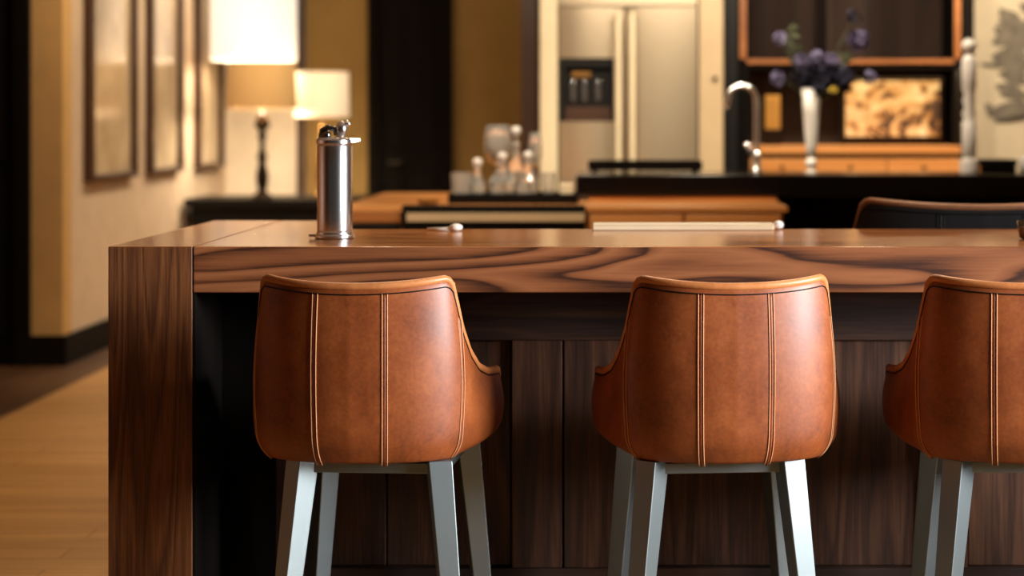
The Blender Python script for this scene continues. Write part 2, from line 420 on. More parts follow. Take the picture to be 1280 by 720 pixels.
    # steel frame: tapered square legs set cornerwise, apron bars, footrest
    tops = [(-.165,-.17),(.165,-.17),(-.182,.165),(.182,.165)]; foots = [(-.215,-.215),(.215,-.215),(-.225,.215),(.225,.215)]
    ZT = .508
    for k, ((x0,y0),(x1,y1)) in enumerate(zip(tops, foots)):
        bm = bmesh.new(); R0, R1 = .041, .030; a0 = .05 if x0 < 0 else -.48
        up = [bm.verts.new((x0+R0*math.cos(a0+PI/2*q), y0+R0*math.sin(a0+PI/2*q), ZT)) for q in range(4)]
        dn = [bm.verts.new((x1+R1*math.cos(a0+PI/2*q), y1+R1*math.sin(a0+PI/2*q), 0)) for q in range(4)]
        bm.faces.new(up); bm.faces.new(dn[::-1])
        for q in range(4): bm.faces.new((up[q], up[(q+1)%4], dn[(q+1)%4], dn[q]))
        link('leg', bm, M['steel'], t, bevel=.003)
    for (x0,x1,y0,y1) in ((-.15,.15,-.18,-.16),(-.16,.16,.155,.175),(-.183,-.163,-.15,.15),(.163,.183,-.15,.15)):
        link('apron_bar', box(x0,x1,y0,y1,.474,.500), M['steel'], t, bevel=.002)
    zf = .11; k = zf/ZT
    c = [(tops[q][0]*k+foots[q][0]*(1-k), tops[q][1]*k+foots[q][1]*(1-k), zf) for q in (0,1,3,2)]
    for q in range(4):
        bm = bmesh.new(); tube(bm, [c[q], c[(q+1)%4]], .011, 12); link('footrest', bm, M['steel'], t, smooth=True)
    return t
s1 = make_stool('leather_bar_stool', 'cognac leather bar stool nearest the waterfall end of the island, below the steel canister', M['leather'], M['rim'])
s2 = copy_tree(s1); s2['label'] = 'cognac leather bar stool whose whole back shows, in the middle of the row'
s3 = copy_tree(s1); s3['label'] = 'cognac leather bar stool cut off by the frame edge, last in the row'
for s, x, y, r in ((s1,-.626,-.02,-4),(s2,.240,-.02,5),(s3,.968,-.02,-3)):
    s.location = (x,y,0); s.rotation_euler.z = math.radians(r); dx = {s1:.030, s2:-.022, s3:.012}[s]
    for q_ in s.children:
        if q_.name.split('.')[0] in ('leg','apron_bar','footrest'): q_.location.x += dx
    s['group'] = 'cognac leather stools along the island'
bk = make_stool('black_bar_stool', 'black leather stool with tan piping on the far side of the island', M['bleather'], M['brim'])
bk.location = (1.10, 1.36, .0); bk.rotation_euler.z = math.radians(-2); bk.scale = (1.55,1.3,1.137)
for q_ in bk.children_recursive:
    if q_.name.startswith('stitching'): q_.data.materials[0] = M['bleather']

# ------------------------------------------------------------------ things on the island
cx, cy = -.774, .34
c = thing('steel_canister', 'polished steel oil canister with a spout lid standing on the island', 'canister', (cx,cy,T1))
b = lathe(bmesh.new(), [(.0470,.018),(.0472,.022),(.0472,.246),(.0460,.250),(.044,.250)], cx, cy, T1, 64)
link('body', b, M['chrome'], c, smooth=True)
b = lathe(bmesh.new(), [(.050,0),(.054,.002),(.054,.008),(.050,.0105),(.049,.014),(.0495,.0178)], cx, cy, T1, 64)
bx(b, cx-.068, cx-.04, cy-.012, cy+.012, T1+.004, T1+.012)
link('foot_ring', b, M['chrome'], c, smooth=False, bevel=.001)
b = lathe(bmesh.new(), [(.0478,.2505),(.050,.253),(.050,.262),(.046,.268),(.02,.271)], cx, cy, T1, 48)
v = [b.verts.new(q) for q in ((cx+.040,cy-.022,T1+.254),(cx+.040,cy+.022,T1+.254),(cx+.068,cy,T1+.260),(cx+.040,cy-.020,T1+.268),(cx+.040,cy+.020,T1+.268),(cx+.068,cy,T1+.266))]
for f in ((0,1,2),(3,5,4),(0,2,5,3),(1,4,5,2),(0,3,4,1)): b.faces.new([v[i] for i in f])
link('lid', b, M['chrome'], c, smooth=False, bevel=.001)
b = bmesh.new(); tube(b, [(cx-.038,cy,T1+.268),(cx-.034,cy,T1+.288),(cx-.018,cy,T1+.296),(cx+.000,cy,T1+.292),(cx+.004,cy,T1+.275)], [.006,.008,.009,.008,.006], 10)
blob(b, (cx-.02,cy-.01,T1+.276), .012)
link('hinge', b, M['dchrome'], c, smooth=True)
b = bmesh.new(); blob(b, (cx+.018,cy,T1+.292), .017, (.95,.9,1.35)); blob(b, (cx+.034,cy-.004,T1+.306), .008, (1.2,.9,.9))
tube(b, [(cx+.014,cy,T1+.268),(cx+.018,cy,T1+.29),(cx+.036,cy,T1+.314)], [.009,.012,.004], 10)
link('thumb_knob', b, M['chrome'], c, smooth=True)

t = thing('serving_platter', 'long low white platter with round end knobs along the back edge of the island', 'platter', (.2,.68,T1))
b = box(-.09,.43,.700,.770,T1,T1+.013); bx(b,-.09,.43,.700,.706,T1+.013,T1+.019); bx(b,-.09,.43,.764,.770,T1+.013,T1+.019)
link('dish', b, M['ivory'], t, bevel=.003)
for x in (.445,):
    link('knob', blob(bmesh.new(), (x,.735,T1+.0135), .0135, (1.2,1,1)), M['frost'], t, smooth=True)
b = bmesh.new(); tube(b, [(-.56,.66,T1+.006),(-.50,.66,T1+.006),(-.495,.66,T1+.007)], [.004,.006,.006]); blob(b, (-.478,.66,T1+.011), .018, (1.1,1,.62))
tag(link('spoon_rest', b, M['white'], origin=(-.5,.66,T1), smooth=True), 'small white ceramic spoon lying at the back edge of the island', 'spoon')
b = lathe(bmesh.new(), [(.026,0),(.034,.004),(.04,.03),(.041,.048),(.038,.048),(.034,.012),(.01,.008)], 1.085, .30, T1, 32)
tag(link('dark_bowl', b, M['dchrome'], origin=(1.085,.30,T1), smooth=True), 'small dark bowl at the frame edge on the island', 'bowl')

# ------------------------------------------------------------------ kitchen island behind, with the raised granite bar
k = thing('kitchen_island', 'orange wood kitchen island with built-in drawers behind the walnut bar', 'kitchen island', (-.26,4.0,0))
link('cabinet', box(-1.2,.68,3.42,3.99,0,.925), M['teak'], k, bevel=.002)
link('worktop', box(-1.22,.70,3.40,3.99,.926,.95), M['teak'], k, bevel=.003)
link('riser', box(-.16,.70,3.991,4.10,0,.968), M['teak'], k, bevel=.003)
link('worktop_return', box(-1.22,-.165,3.991,5.0,.926,.95), M['teak'], k, bevel=.003)
link('drawer_front', box(-1.19,-.955,3.40,3.4195,.882,.924), M['hutch'], k, bevel=.003)
link('plinth', box(-1.19,-.955,3.40,3.4195,.1,.874), M['black'], k, bevel=.003)
for x0,x1 in ((-.15,.25),(.26,.67)):
    link('drawer_front', box(x0,x1,3.40,3.4195,.62,.915), M['teak'], k, bevel=.003)
ov = tag(link('drawer_oven', box(-.945,-.165,3.372,3.399,.45,.957), M['black'], origin=(-.55,3.39,.45), bevel=.003), 'built-in black drawer oven with a steel band in the kitchen island', 'oven')
link('control_band', box(-.925,-.168,3.362,3.3715,.888,.924), M['champ'], ov, bevel=.001)
link('oven_window', box(-.86,-.25,3.367,3.3715,.52,.80), M['black'], ov, bevel=.001)
g = thing('granite_bar', 'raised black granite bar counter carrying the faucet and the flower vase', 'counter', (1.3,4.35,0))
link('counter_slab', box(-.22,3.0,3.98,4.62,.970,1.07), M['stone'], g, bevel=.006)
link('bar_base', box(.72,3.0,4.11,4.6,0,.969), M['espresso'], g)
link('bar_base', box(-.16,.715,4.105,4.6,0,.969), M['espresso'], g)

BT = 1.07
t = thing('serving_tray', 'flat black tray on low feet on the granite bar in front of the fridge', 'tray', (.11,4.4,BT))
b = box(-.17,.37,4.25,4.55,BT+.012,BT+.046)
for a in ((-.17,.37,4.25,4.26),(-.17,.37,4.54,4.55),(-.17,-.16,4.25,4.55),(.36,.37,4.25,4.55)): bx(b,*a,BT+.046,BT+.055)
link('tray_top', b, M['stone'], t)
for x in (-.14,.34):
    for y in (4.28,4.52): link('foot', lathe(bmesh.new(), [(.012,0),(.012,.0115)], x, y, BT, 16), M['dchrome'], t)
# faucet
fx, fy = .628, 4.30
t = thing('gooseneck_faucet', 'chrome gooseneck faucet on the granite bar beside the vase', 'faucet', (fx,fy,BT))
b = bmesh.new(); r = .068
path = [(fx,fy,BT+.02),(fx,fy,BT+.12),(fx,fy,BT+.24),(fx,fy,BT+.335)] + [(fx-r+r*math.cos(a), fy, BT+.345+r*math.sin(a)) for a in [PI*q/12 for q in range(1,12)]] + [(fx-2*r-.004,fy,BT+.33),(fx-2*r-.01,fy,BT+.30)]
tube(b, path, [.013]*(len(path)-2)+[.014,.016], 14); link('spout', b, M['chrome'], t, smooth=True)
link('base', lathe(bmesh.new(), [(.03,0),(.03,.01),(.022,.02),(.02,.08),(.018,.10)], fx, fy, BT, 24), M['chrome'], t, smooth=True)
b = bmesh.new(); tube(b, [(fx-.015,fy-.01,BT+.09),(fx-.045,fy-.02,BT+.125)], [.012,.010], 12); blob(b, (fx-.045,fy-.02,BT+.13), .016); link('handle', b, M['chrome'], t, smooth=True)
# vase and flowers
vx, vy = .892, 4.35
v_ = thing('flower_vase', 'tall slender white vase holding blue flowers on the granite bar', 'vase', (vx,vy,BT))
b = lathe(bmesh.new(), [(.030,0),(.030,.006),(.012,.012),(.012,.018)], vx, vy, BT, 28); link('foot', b, M['frost'], v_, smooth=True)
b = blob(bmesh.new(), (vx,vy,BT+.045), .028, sub=3); link('ball_stem', b, M['frost'], v_, smooth=True)
b = lathe(bmesh.new(), [(.010,.07),(.020,.078),(.026,.12),(.033,.20),(.040,.29),(.047,.40),(.043,.40),(.036,.29),(.028,.2),(.02,.12),(.004,.09)], vx, vy, BT, 28); link('cup', b, M['frost'], v_, smooth=True)
def flower(px, py, d, R, m, label, group=None, dense=True):
    x, z = (px-780)*(d)/F, CAMZ-(py-150)*d/F; y = d+CAMY
    t = thing('cut_flower', label, 'flower', (vx,vy,BT+.36), group)
    b = bmesh.new()
    s = Vector((vx+(x-vx)*.1, vy+(y-vy)*.1, BT+.30)); e = Vector((x,y,z))
    mid = s.lerp(e,.5)+Vector((0,0,.04)); tube(b, [s, s.lerp(mid,.5)+Vector((0,0,.02)), mid, e], .003, 6)
    link('stem', b, M['green'], t, smooth=True)
    b = bmesh.new()
    for q in range(34 if dense else 16):
        u = Vector((random.gauss(0,1),random.gauss(0,1),random.gauss(0,.8))).normalized()*R*random.uniform(.55,1)
        w = Vector((random.gauss(0,1),random.gauss(0,1),random.gauss(0,1))).normalized(); n1 = u.normalized()
        for qq in range(4):
            a = (w-n1*w.dot(n1)).normalized(); rot = Matrix.Rotation(qq*PI/2, 3, n1); a = rot @ a; c_ = n1.cross(a)
            P = e+u; L_ = R*.55
            vs = [b.verts.new(P), b.verts.new(P+a*L_*.6+c_*L_*.35+n1*.003), b.verts.new(P+a*L_+n1*.006), b.verts.new(P+a*L_*.6-c_*L_*.35+n1*.003)]
            b.faces.new(vs)
    link('bloom', b, m, t, smooth=True)
    return t
GR = 'navy blooms packed above the vase rim'
for (px,py,R) in ((1008,92,.075),(1030,90,.08),(1048,96,.07),(1022,104,.065)):
    flower(px,py,9.15,R,M['navy'],'dark navy bloom in the dense cluster just above the vase rim',GR)
GR = 'lilac-topped blooms crowning the bouquet'
for (px,py,R) in ((1002,76,.036),(1020,73,.038),(1040,76,.036)):
    flower(px,py,9.1,R,M['lilac'],'lilac bloom on top of the dense cluster of the bouquet',GR)
flower(975,48,9.1,.032,M['lilac'],'small pale bloom standing high on the fridge side of the bouquet',dense=False)
flower(1073,50,9.1,.050,M['lilac'],'large round lilac bloom standing high above the gold picture')
flower(971,98,9.1,.034,M['lilac'],'pale lilac bloom leaning down beside the faucet neck',dense=False)
flower(1087,97,9.1,.034,M['lilac'],'blue bloom hanging in front of the gold picture corner',dense=False)
flower(1068,20,9.15,.036,M['navy'],'topmost dark bloom of the bouquet on a long thin stem',dense=False)
flower(1041,112,9.05,.018,M['yellow'],'tiny yellow bud beside the rim of the white vase',dense=False)
# leafy sprigs
for (px,py,lab) in ((1062,110,'dark leafy sprig of the bouquet in front of the gold picture'),(985,35,'dark leafy sprig rising behind the small pale bloom'),(1058,70,'dark leafy sprig under the large lilac bloom')):
    d = 9.2; e = Vector(((px-780)*d/F, d+CAMY, CAMZ-(py-150)*d/F)); s = Vector((vx,vy,BT+.30))
    t = thing('leafy_sprig', lab, 'foliage', (vx,vy,BT+.36)); b = bmesh.new(); tube(b, [s, s.lerp(e,.5)+Vector((0,0,.03)), e], .003, 6); link('stem', b, M['green'], t)
    b = bmesh.new()
    for q in range(14):
        f_ = .45+.55*q/13; P = s.lerp(e,f_)+Vector((0,0,.03*(1-abs(2*f_-1)))); a = Vector((random.choice((-1,1))*random.uniform(.5,1),random.uniform(-.5,.5),random.uniform(-.2,.8))).normalized(); w = a.cross(Vector((0,1,0))).normalized()
        L_ = .055; b.faces.new([b.verts.new(P), b.verts.new(P+a*L_*.5+w*.014), b.verts.new(P+a*L_+Vector((0,0,-.008))), b.verts.new(P+a*L_*.5-w*.014)])
    link('leaves', b, M['green'], t)
# tall candlestick
qx, qy = 1.635, 4.30
t = thing('glass_candlestick', 'tall slim silver candlestick with a ball top at the end of the granite bar', 'candlestick', (qx,qy,BT))
link('base', lathe(bmesh.new(), [(.045,0),(.045,.05),(.038,.065),(.03,.07)], qx, qy, BT, 28), M['frost'], t, bevel=.002)
link('column', lathe(bmesh.new(), [(.026,.0705),(.034,.09),(.034,.24),(.024,.25),(.034,.28),(.022,.31),(.032,.34),(.024,.37),(.034,.40),(.036,.53),(.02,.56)], qx, qy, BT, 28), M['frost'], t, smooth=True)
link('ball_finial', blob(bmesh.new(), (qx,qy,BT+.60), .036, sub=3), M['frost'], t, smooth=True)
t = thing('black_box', 'low black box beside the silver candlestick on the granite bar', 'box', (1.76,4.4,BT))
link('box_body', box(1.69,1.86,4.3,4.5,BT,BT+.035), M['stone'], t, bevel=.003); link('lid', box(1.685,1.865,4.295,4.505,BT+.036,BT+.062), M['black'], t, bevel=.003)
tag(link('clear_tumbler', lathe(bmesh.new(), [(.026,0),(.03,.01),(.032,.075),(.029,.075),(.026,.012),(.01,.01)], 1.915, 4.35, BT, 28), M['frost'], origin=(1.915,4.35,BT), smooth=True), 'pale tumbler beside the low black box, nearest the frame edge', 'tumbler')

# ------------------------------------------------------------------ tray of crystal
TZ = .95
t = thing('wooden_tray', 'dark wooden tray carrying the crystal glassware on the kitchen island', 'tray', (-.49,3.8,TZ))
b = box(-.76,-.22,3.66,3.94,TZ,TZ+.012); link('tray_bottom', b, M['espresso'], t, bevel=.002)
b = box(-.775,-.205,3.645,3.66,TZ,TZ+.045); bx(b,-.775,-.205,3.94,3.955,TZ,TZ+.045); bx(b,-.775,-.76,3.66,3.94,TZ,TZ+.045); bx(b,-.22,-.205,3.66,3.94,TZ,TZ+.045)
link('tray_rim', b, M['espresso'], t, bevel=.003)
TB = TZ+.012
def lx(px, d): return (px-780)*d/F
def wine(px, y, h, r, label):
    x = lx(px, y-CAMY); t = thing('wine_glass', label, 'wine glass', (x,y,TB), 'stemmed glasses on the tray')
    link('foot', lathe(bmesh.new(), [(r*.8,0),(r*.8,.003),(.006,.008)], x, y, TB, 24), M['glass'], t, smooth=True)
    link('stem', lathe(bmesh.new(), [(.004,.0085),(.004,h*.45)], x, y, TB, 12), M['glass'], t, smooth=True)
    link('bowl', lathe(bmesh.new(), [(.004,h*.451),(r*.6,h*.5),(r,h*.65),(r,h*.8),(r*.8,h),(r*.8-.003,h),(r-.003,h*.8),(r-.003,h*.65),(r*.5,h*.52),(.001,h*.47)], x, y, TB, 28), M['glass'], t, smooth=True)
def decanter(px, y, h, r, label):
    x = lx(px, y-CAMY); t = thing('crystal_decanter', label, 'decanter', (x,y,TB))
    link('body', lathe(bmesh.new(), [(r*.9,0),(r,.02),(r,h*.38),(r*.62,h*.52),(r*.30,h*.74),(r*.42,h*.78)], x, y, TB, 12), M['glass'], t)
    b = lathe(bmesh.new(), [(.006,h*.781),(.010,h-.045),(.019,h-.034),(.0235,h-.02),(.019,h-.006),(.006,h)], x, y, TB, 10); link('stopper', b, M['frost'], t, smooth=True)
    link('neck_collar', lathe(bmesh.new(), [(r*.44,h*.745),(r*.5,h*.752),(r*.5,h*.762),(r*.44,h*.769)], x, y, TB, 16), M['frost'], t)
def tumbler(px, y, h, r, label):
    x = lx(px, y-CAMY)
    b = lathe(bmesh.new(), [(r*.8,0),(r*.85,.004),(r,h),(r-.004,h),(r*.85-.004,.012),(.002,.010)], x, y, TB, 14)
    tag(link('crystal_tumbler', b, M['glass'], origin=(x,y,TB)), label, 'tumbler', 'cut crystal tumblers on the tray')
tumbler(577,3.72,.125,.050,'cut crystal tumbler at the end of the tray nearest the steel canister')
tumbler(593,3.87,.11,.036,'cut crystal tumbler behind the end tumbler, under the small wine glass')
tumbler(654,3.70,.075,.036,'short crystal tumbler at the front middle of the tray')
tumbler(686,3.75,.125,.032,'crystal tumbler between the low decanter and the ivory candle')
tumbler(622,3.70,.065,.036,'shortest crystal tumbler in front of the large decanter')
decanter(597,3.73,.190,.036,'small crystal decanter with a pale round stopper beside the end tumbler')
wine(622,3.89,.335,.062,'widest stemmed glass standing tall at the back of the tray')
decanter(645,3.90,.330,.040,'tallest crystal decanter with a pale round stopper at the back of the tray')
wine(669,3.89,.30,.030,'slim stemmed glass at the back of the tray near the cream panel')
decanter(628,3.77,.215,.062,'broad crystal decanter with a conical neck in the middle of the tray')
decanter(660,3.78,.22,.044,'medium crystal decanter beside the broad one on the tray')
t = thing('votive_candle', 'square ivory candle at the fridge end of the glassware tray', 'candle', (-.255,3.8,TB))
link('wax', box(-.288,-.226,3.77,3.83,TB,TB+.075), M['ivory'], t, bevel=.008); link('wick', lathe(bmesh.new(), [(.0015,.0755),(.0015,.088)], -.257,3.8,TB,8), M['black'], t)
b = lathe(bmesh.new(), [(.02,0),(.04,.006),(.05,.02),(.047,.02),(.03,.008),(.004,.006)], -.86, 3.62, TZ, 24)
tag(link('brass_dish', b, M['brass'], origin=(-.86,3.62,TZ), smooth=True), 'tiny brass dish on the kitchen island beside the glassware tray', 'dish')

# ------------------------------------------------------------------ fridge wall
fr = thing('french_door_fridge', 'stainless french door refrigerator with a black water dispenser', 'refrigerator', (.02,5.98,0))
link('case', box(-.350,.395,5.66,6.38,.02,2.12), M['stain'], fr)
def fdoor(x0, x1, z0, z1, hole=None):
    bm = bmesh.new(); n = 14
    xs = [x0+(x1-x0)*k/n for k in range(n+1)]
    def yf(x):
        u = (x-x0)/(x1-x0)*2-1; return 5.6-.026*(1-u*u)
    cols = []
    zz = [z0, z1] if not hole else [z0, hole[2], hole[3], z1]
    if hole: xs = sorted(set([x for x in xs if abs(x-hole[0])>.012 and abs(x-hole[1])>.012] + [hole[0], hole[1]]))
    g_ = [[bm.verts.new((x, yf(x), z)) for z in zz] for x in xs]; h_ = [[bm.verts.new((x, 5.655, z)) for z in zz] for x in xs]
    nx, nz = len(xs), len(zz)
    def cut(i, j): return bool(hole) and j == 1 and hole[0]-1e-6 <= xs[i] and xs[i+1] <= hole[1]+1e-6
    for i in range(nx-1):
        for j in range(nz-1):
            if not cut(i, j): bm.faces.new((g_[i][j],g_[i+1][j],g_[i+1][j+1],g_[i][j+1]))
            bm.faces.new((h_[i][j],h_[i][j+1],h_[i+1][j+1],h_[i+1][j]))
        bm.faces.new((g_[i][0],h_[i][0],h_[i+1][0],g_[i+1][0])); bm.faces.new((g_[i][-1],g_[i+1][-1],h_[i+1][-1],h_[i][-1]))
    for j in range(nz-1):
        bm.faces.new((g_[0][j],g_[0][j+1],h_[0][j+1],h_[0][j])); bm.faces.new((g_[-1][j],h_[-1][j],h_[-1][j+1],g_[-1][j+1]))
    return bm
HX0, HX1, HZ0, HZ1 = -.346, -.052, 1.312, 1.655
dl = link('door', fdoor(-.352,.000,.72,1.93,(HX0,HX1,HZ0,HZ1)), M['stain'], fr, smooth=False)
dr = link('door', fdoor(.018,.395,.72,1.93), M['stain'], fr, smooth=False)
link('freezer_drawer', fdoor(-.352,.395,.08,.71), M['stain'], fr); link('top_grille', fdoor(-.352,.395,1.94,2.12), M['stain'], fr)
def bow(x0, x1, xm):
    return [(x0+(xm-x0)*0, 5.585, 1.90)]
for dd, x0, s in ((dl,-.030,-1),(dr,.046,1)):
    b = bmesh.new(); P = []
    for q in range(13):
        a = q/12; P.append((x0, 5.53-.03*math.sin(PI*a), .86+1.03*a))
    P = [(P[0][0],5.59,.86)] + P + [(P[-1][0],5.59,1.89)]
    tube(b, P, .016, 12); link('handle', b, M['cpanel'], dd, smooth=True)
dp = link('dispenser', box(HX0+.002,HX1-.002,5.63,5.65,HZ0,HZ1), M['black'], fr)
b = box(HX0+.002,HX1-.002,5.590,5.63,HZ1-.05,HZ1-.001); bx(b,HX0+.002,HX0+.03,5.592,5.63,HZ0+.001,HZ1-.05); bx(b,HX1-.02,HX1-.002,5.592,5.63,HZ0+.001,HZ1-.05)
link('dispenser_bezel', b, M['black'], dp, bevel=.002)
link('drip_tray', box(HX0+.03,HX1-.02,5.592,5.63,HZ0+.001,HZ0+.08), M['frame'], dp, bevel=.002)
for x in (-.275,-.215,-.14):
    link('paddle', box(x-.012,x+.012,5.60,5.629,HZ0+.11,HZ0+.225), M['chrome'], dp, bevel=.004)
link('spout', box(-.285,-.18,5.60,5.629,HZ0+.235,HZ0+.27), M['brass'], dp, bevel=.004)
tag(link('cream_panel', box(-.456,-.358,5.56,6.395,0,2.6), M['cpanel'], origin=(-.4,6,0), bevel=.012), 'glossy cream upright panel beside the refrigerator behind the glassware', 'panel')
t = thing('tall_cabinet', 'narrow champagne coloured cabinet between refrigerator and hutch', 'cabinet', (.475,6,0))
link('carcass', box(.404,.540,5.64,6.395,0,2.6), M['champ'], t, bevel=.002); dd = link('door', box(.408,.536,5.615,5.639,.1,2.55), M['champ'], t, bevel=.003)
link('knob', blob(bmesh.new(), (.493,5.60,1.545), .014), M['bronze'], dd, smooth=True)
struct('trim_3', box(.545,.622,5.70,6.395,0,2.7), M['black'])
# hutch
h = thing('open_hutch', 'tall dark wood hutch with an open upper shelf and a lit niche', 'hutch', (1.28,6.1,0))
X0, X1, Y0, Y1 = .628, 1.925, 5.75, 6.39
for a,c_ in ((X0,X0+.06),(X1-.075,X1)): link('side_panel', box(a,c_,Y0+.001,Y1,0,2.7), M['espresso'], h, bevel=.003)
for a,c_ in ((X0+.005,X0+.045),(X1-.112,X1-.076)): link('face_stile', box(a,c_,Y0-.016,Y0,1.655,2.6), M['hutch'], h, bevel=.003)
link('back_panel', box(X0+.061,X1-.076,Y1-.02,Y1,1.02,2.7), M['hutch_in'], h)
link('shelf', box(X0+.061,X1-.077,Y0+.001,Y1-.021,1.60,1.634), M['espresso'], h, bevel=.002)
link('face_rail', box(X0+.046,X1-.113,Y0-.016,Y0,1.628,1.654), M['hutch'], h, bevel=.003)
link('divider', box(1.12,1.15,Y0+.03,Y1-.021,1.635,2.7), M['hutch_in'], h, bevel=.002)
link('shelf', box(X0+.061,X1-.077,Y0-.02,Y1-.021,1.135,1.178), M['teak'], h, bevel=.004)
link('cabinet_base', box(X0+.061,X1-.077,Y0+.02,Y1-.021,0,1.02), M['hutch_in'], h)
for a,c_ in ((X0+.065,1.04),(1.045,1.44),(1.445,X1-.08)):
    d_ = link('drawer', box(a,c_,Y0-.02,Y0+.0195,1.022,1.108), M['teak'], h, bevel=.004)
    link('knob', blob(bmesh.new(), ((a+c_)/2,Y0-.03,1.065), .012), M['brass'], d_, smooth=True)
pz = 1.1785
t = thing('gold_picture', 'wide gold botanical picture leaning in the lit niche of the hutch', 'picture', (1.51,6.0,pz))
link('picture_frame', box(1.22,1.80,6.0,6.03,pz,1.565), M['bronze'], t, bevel=.004); link('picture_panel', box(1.245,1.775,5.99,5.999,pz+.05,1.54), M['goldart'], t)
t = thing('gold_card', 'small upright gold card in the hutch niche behind the faucet', 'card', (.84,5.95,pz))
link('card_face', box(.79,.875,5.95,5.965,pz+.09,pz+.28), M['gold'], t, bevel=.003); link('easel', box(.785,.88,5.945,5.985,pz,pz+.089), M['bronze'], t, bevel=.004)
# wall art at the right
t = thing('leaf_painting', 'cream canvas with grey ink foliage hanging beside the hutch', 'painting', (2.5,6.37,1.2))
link('canvas', box(1.99,3.0,6.36,6.3995,.95,2.4), M['canvas'], t, bevel=.003)
b = bmesh.new(); b2 = bmesh.new()
def stroke(bm, p, ang, L_, w):
    a = Vector((math.cos(ang),0,math.sin(ang))); c_ = Vector((-a.z,0,a.x)); stroke.k = getattr(stroke,'k',0)+1; P = Vector((p[0],6.3575-.00012*stroke.k,p[1])); n = 8; up=[];dn=[]
    for q in range(n+1):
        u = q/n; ww = w*math.sin(PI*min(.02+u*.96,1))**.7; up.append(P+a*L_*u+c_*ww); dn.append(P+a*L_*u-c_*ww)
    vs = [bm.verts.new(q) for q in up]; ws = [bm.verts.new(q) for q in dn]; v2=[bm.verts.new(q+Vector((0,.0022,0))) for q in up]; w2=[bm.verts.new(q+Vector((0,.0022,0))) for q in dn]
    for q in range(n):
        bm.faces.new((vs[q],vs[q+1],ws[q+1],ws[q])); bm.faces.new((vs[q],v2[q],v2[q+1],vs[q+1])); bm.faces.new((ws[q],ws[q+1],w2[q+1],w2[q]))
def A(px, py): d = 11.16; return ((px-780)*d/F, CAMZ-(py-150)*d/F)
random.seed(11)
for (px,py,ang,L_,w) in ((1275,28,2.6,.13,.025),(1285,45,2.9,.18,.035),(1290,60,2.75,.22,.04),(1292,82,3.0,.24,.04),(1290,88,2.6,.2,.035),(1262,84,3.05,.18,.016),(1288,105,2.8,.2,.035),(1292,120,3.1,.2,.03),(1290,130,3.3,.24,.035),(1285,70,3.4,.2,.03),(1295,20,2.5,.12,.03),(1292,140,2.9,.16,.03),(1240,140,2.2,.06,.02),(1236,146,1.2,.05,.02)):
    stroke(b, A(px,py), ang, L_, w)
for q in range(16): stroke(b, A(random.uniform(1268,1300), random.uniform(20,135)), random.uniform(2.4,3.6), random.uniform(.1,.18), random.uniform(.022,.04))
for q in range(26):
    stroke(b, A(random.uniform(1300,1420), random.uniform(0,190)), random.uniform(0,6.28), random.uniform(.12,.25), random.uniform(.02,.045))
stroke(b2, A(1300,143), 3.3, .27, .018); stroke(b2, A(1440,120), 3.25, .66, .012)
link('foliage_motif', b, M['inkg'], t); link('branch_motif', b2, M['inkd'], t)

# ------------------------------------------------------------------ left wall pictures, console, lamps
def frame(y0, y1, z0, label):
    t = thing('tall_framed_print', label, 'picture', (-3.0,(y0+y1)/2,z0), 'narrow framed prints on the cream wall')
    x0, x1, w, z1 = -3.009, -2.96, .075, 2.5
    b = box(x0,x1,y0,y0+w,z0,z1); bx(b,x0,x1,y1-w,y1,z0,z1); bx(b,x0,x1,y0+w,y1-w,z0,z0+.035); bx(b,x0,x1,y0+w,y1-w,z1-.035,z1)
    link('picture_frame', b, M['frame'], t, bevel=.003)
    link('print', box(x0,-2.992,y0+w,y1-w,z0+.035,z1-.035), M['print'], t)
frame(5.88,6.92,.975,'narrow framed print nearest the dark doorway')
frame(7.26,8.14,.975,'narrow framed print in the middle of the three on the cream wall')
frame(8.62,9.45,.975,'narrow framed print closest to the glowing lamps')
c = thing('console_table', 'long black console table under the two lamps', 'console table', (-2.37,8.55,0))
link('console_top', box(-2.98,-1.75,8.20,8.86,.725,.785), M['black'], c, bevel=.004); link('apron', box(-2.95,-1.78,8.28,8.77,.58,.7245), M['black'], c, bevel=.003)
for x in (-2.95,-1.84):
    for y in (8.28,8.71): link('leg', box(x,x+.06,y,y+.06,0,.579), M['black'], c, bevel=.003)
link('lower_shelf', box(-2.88,-1.85,8.30,8.75,.14,.165), M['black'], c)
CZ = .785
def lamp(name, x, y, r0, r1, z0, z1, sm_, basem, label, prof):
    t = thing(name, label, 'table lamp', (x,y,CZ))
    link('base', lathe(bmesh.new(), prof, x, y, CZ, 28), basem, t, smooth=True)
    link('lamp_shade', lathe(bmesh.new(), [(r1,z0-CZ),(r0,z1-CZ),(r0-.004,z1-CZ),(r1-.004,z0-CZ)], x, y, CZ, 40, cap=False), sm_, t, smooth=True)
    b = bmesh.new(); hz = (prof[-1][1]); tube(b, [(x,y,CZ+hz),(x,y,z0+.10)], .008, 10); link('socket', b, M['brass'], t)
    b = bmesh.new(); blob(b, (x,y,z0+.15), .035, (1,1,1.2)); link('bulb', b, M['bulb'], t, smooth=True)
    for a in range(3):
        pass
    b = bmesh.new()
    for a in range(3): q = a*2*PI/3; tube(b, [(x,y,z0+.09),(x+(r1-.004)*math.cos(q),y+(r1-.004)*math.sin(q),z0+.03)], .003, 6)
    link('shade_spider', b, M['brass'], t)
p1 = [(.075,0),(.08,.012),(.05,.03),(.03,.05),(.042,.10),(.045,.16),(.025,.24),(.036,.28),(.018,.34),(.020,.40),(.035,.43),(.018,.455),(.055,.49),(.052,.52),(.03,.56),(.014,.60)]
lamp('beige_table_lamp', -2.48, 8.36, .225, .24, 1.40, 1.716, M['shade_b'], M['bronze'], 'table lamp with a wide beige shade and dark turned base on the console', p1)
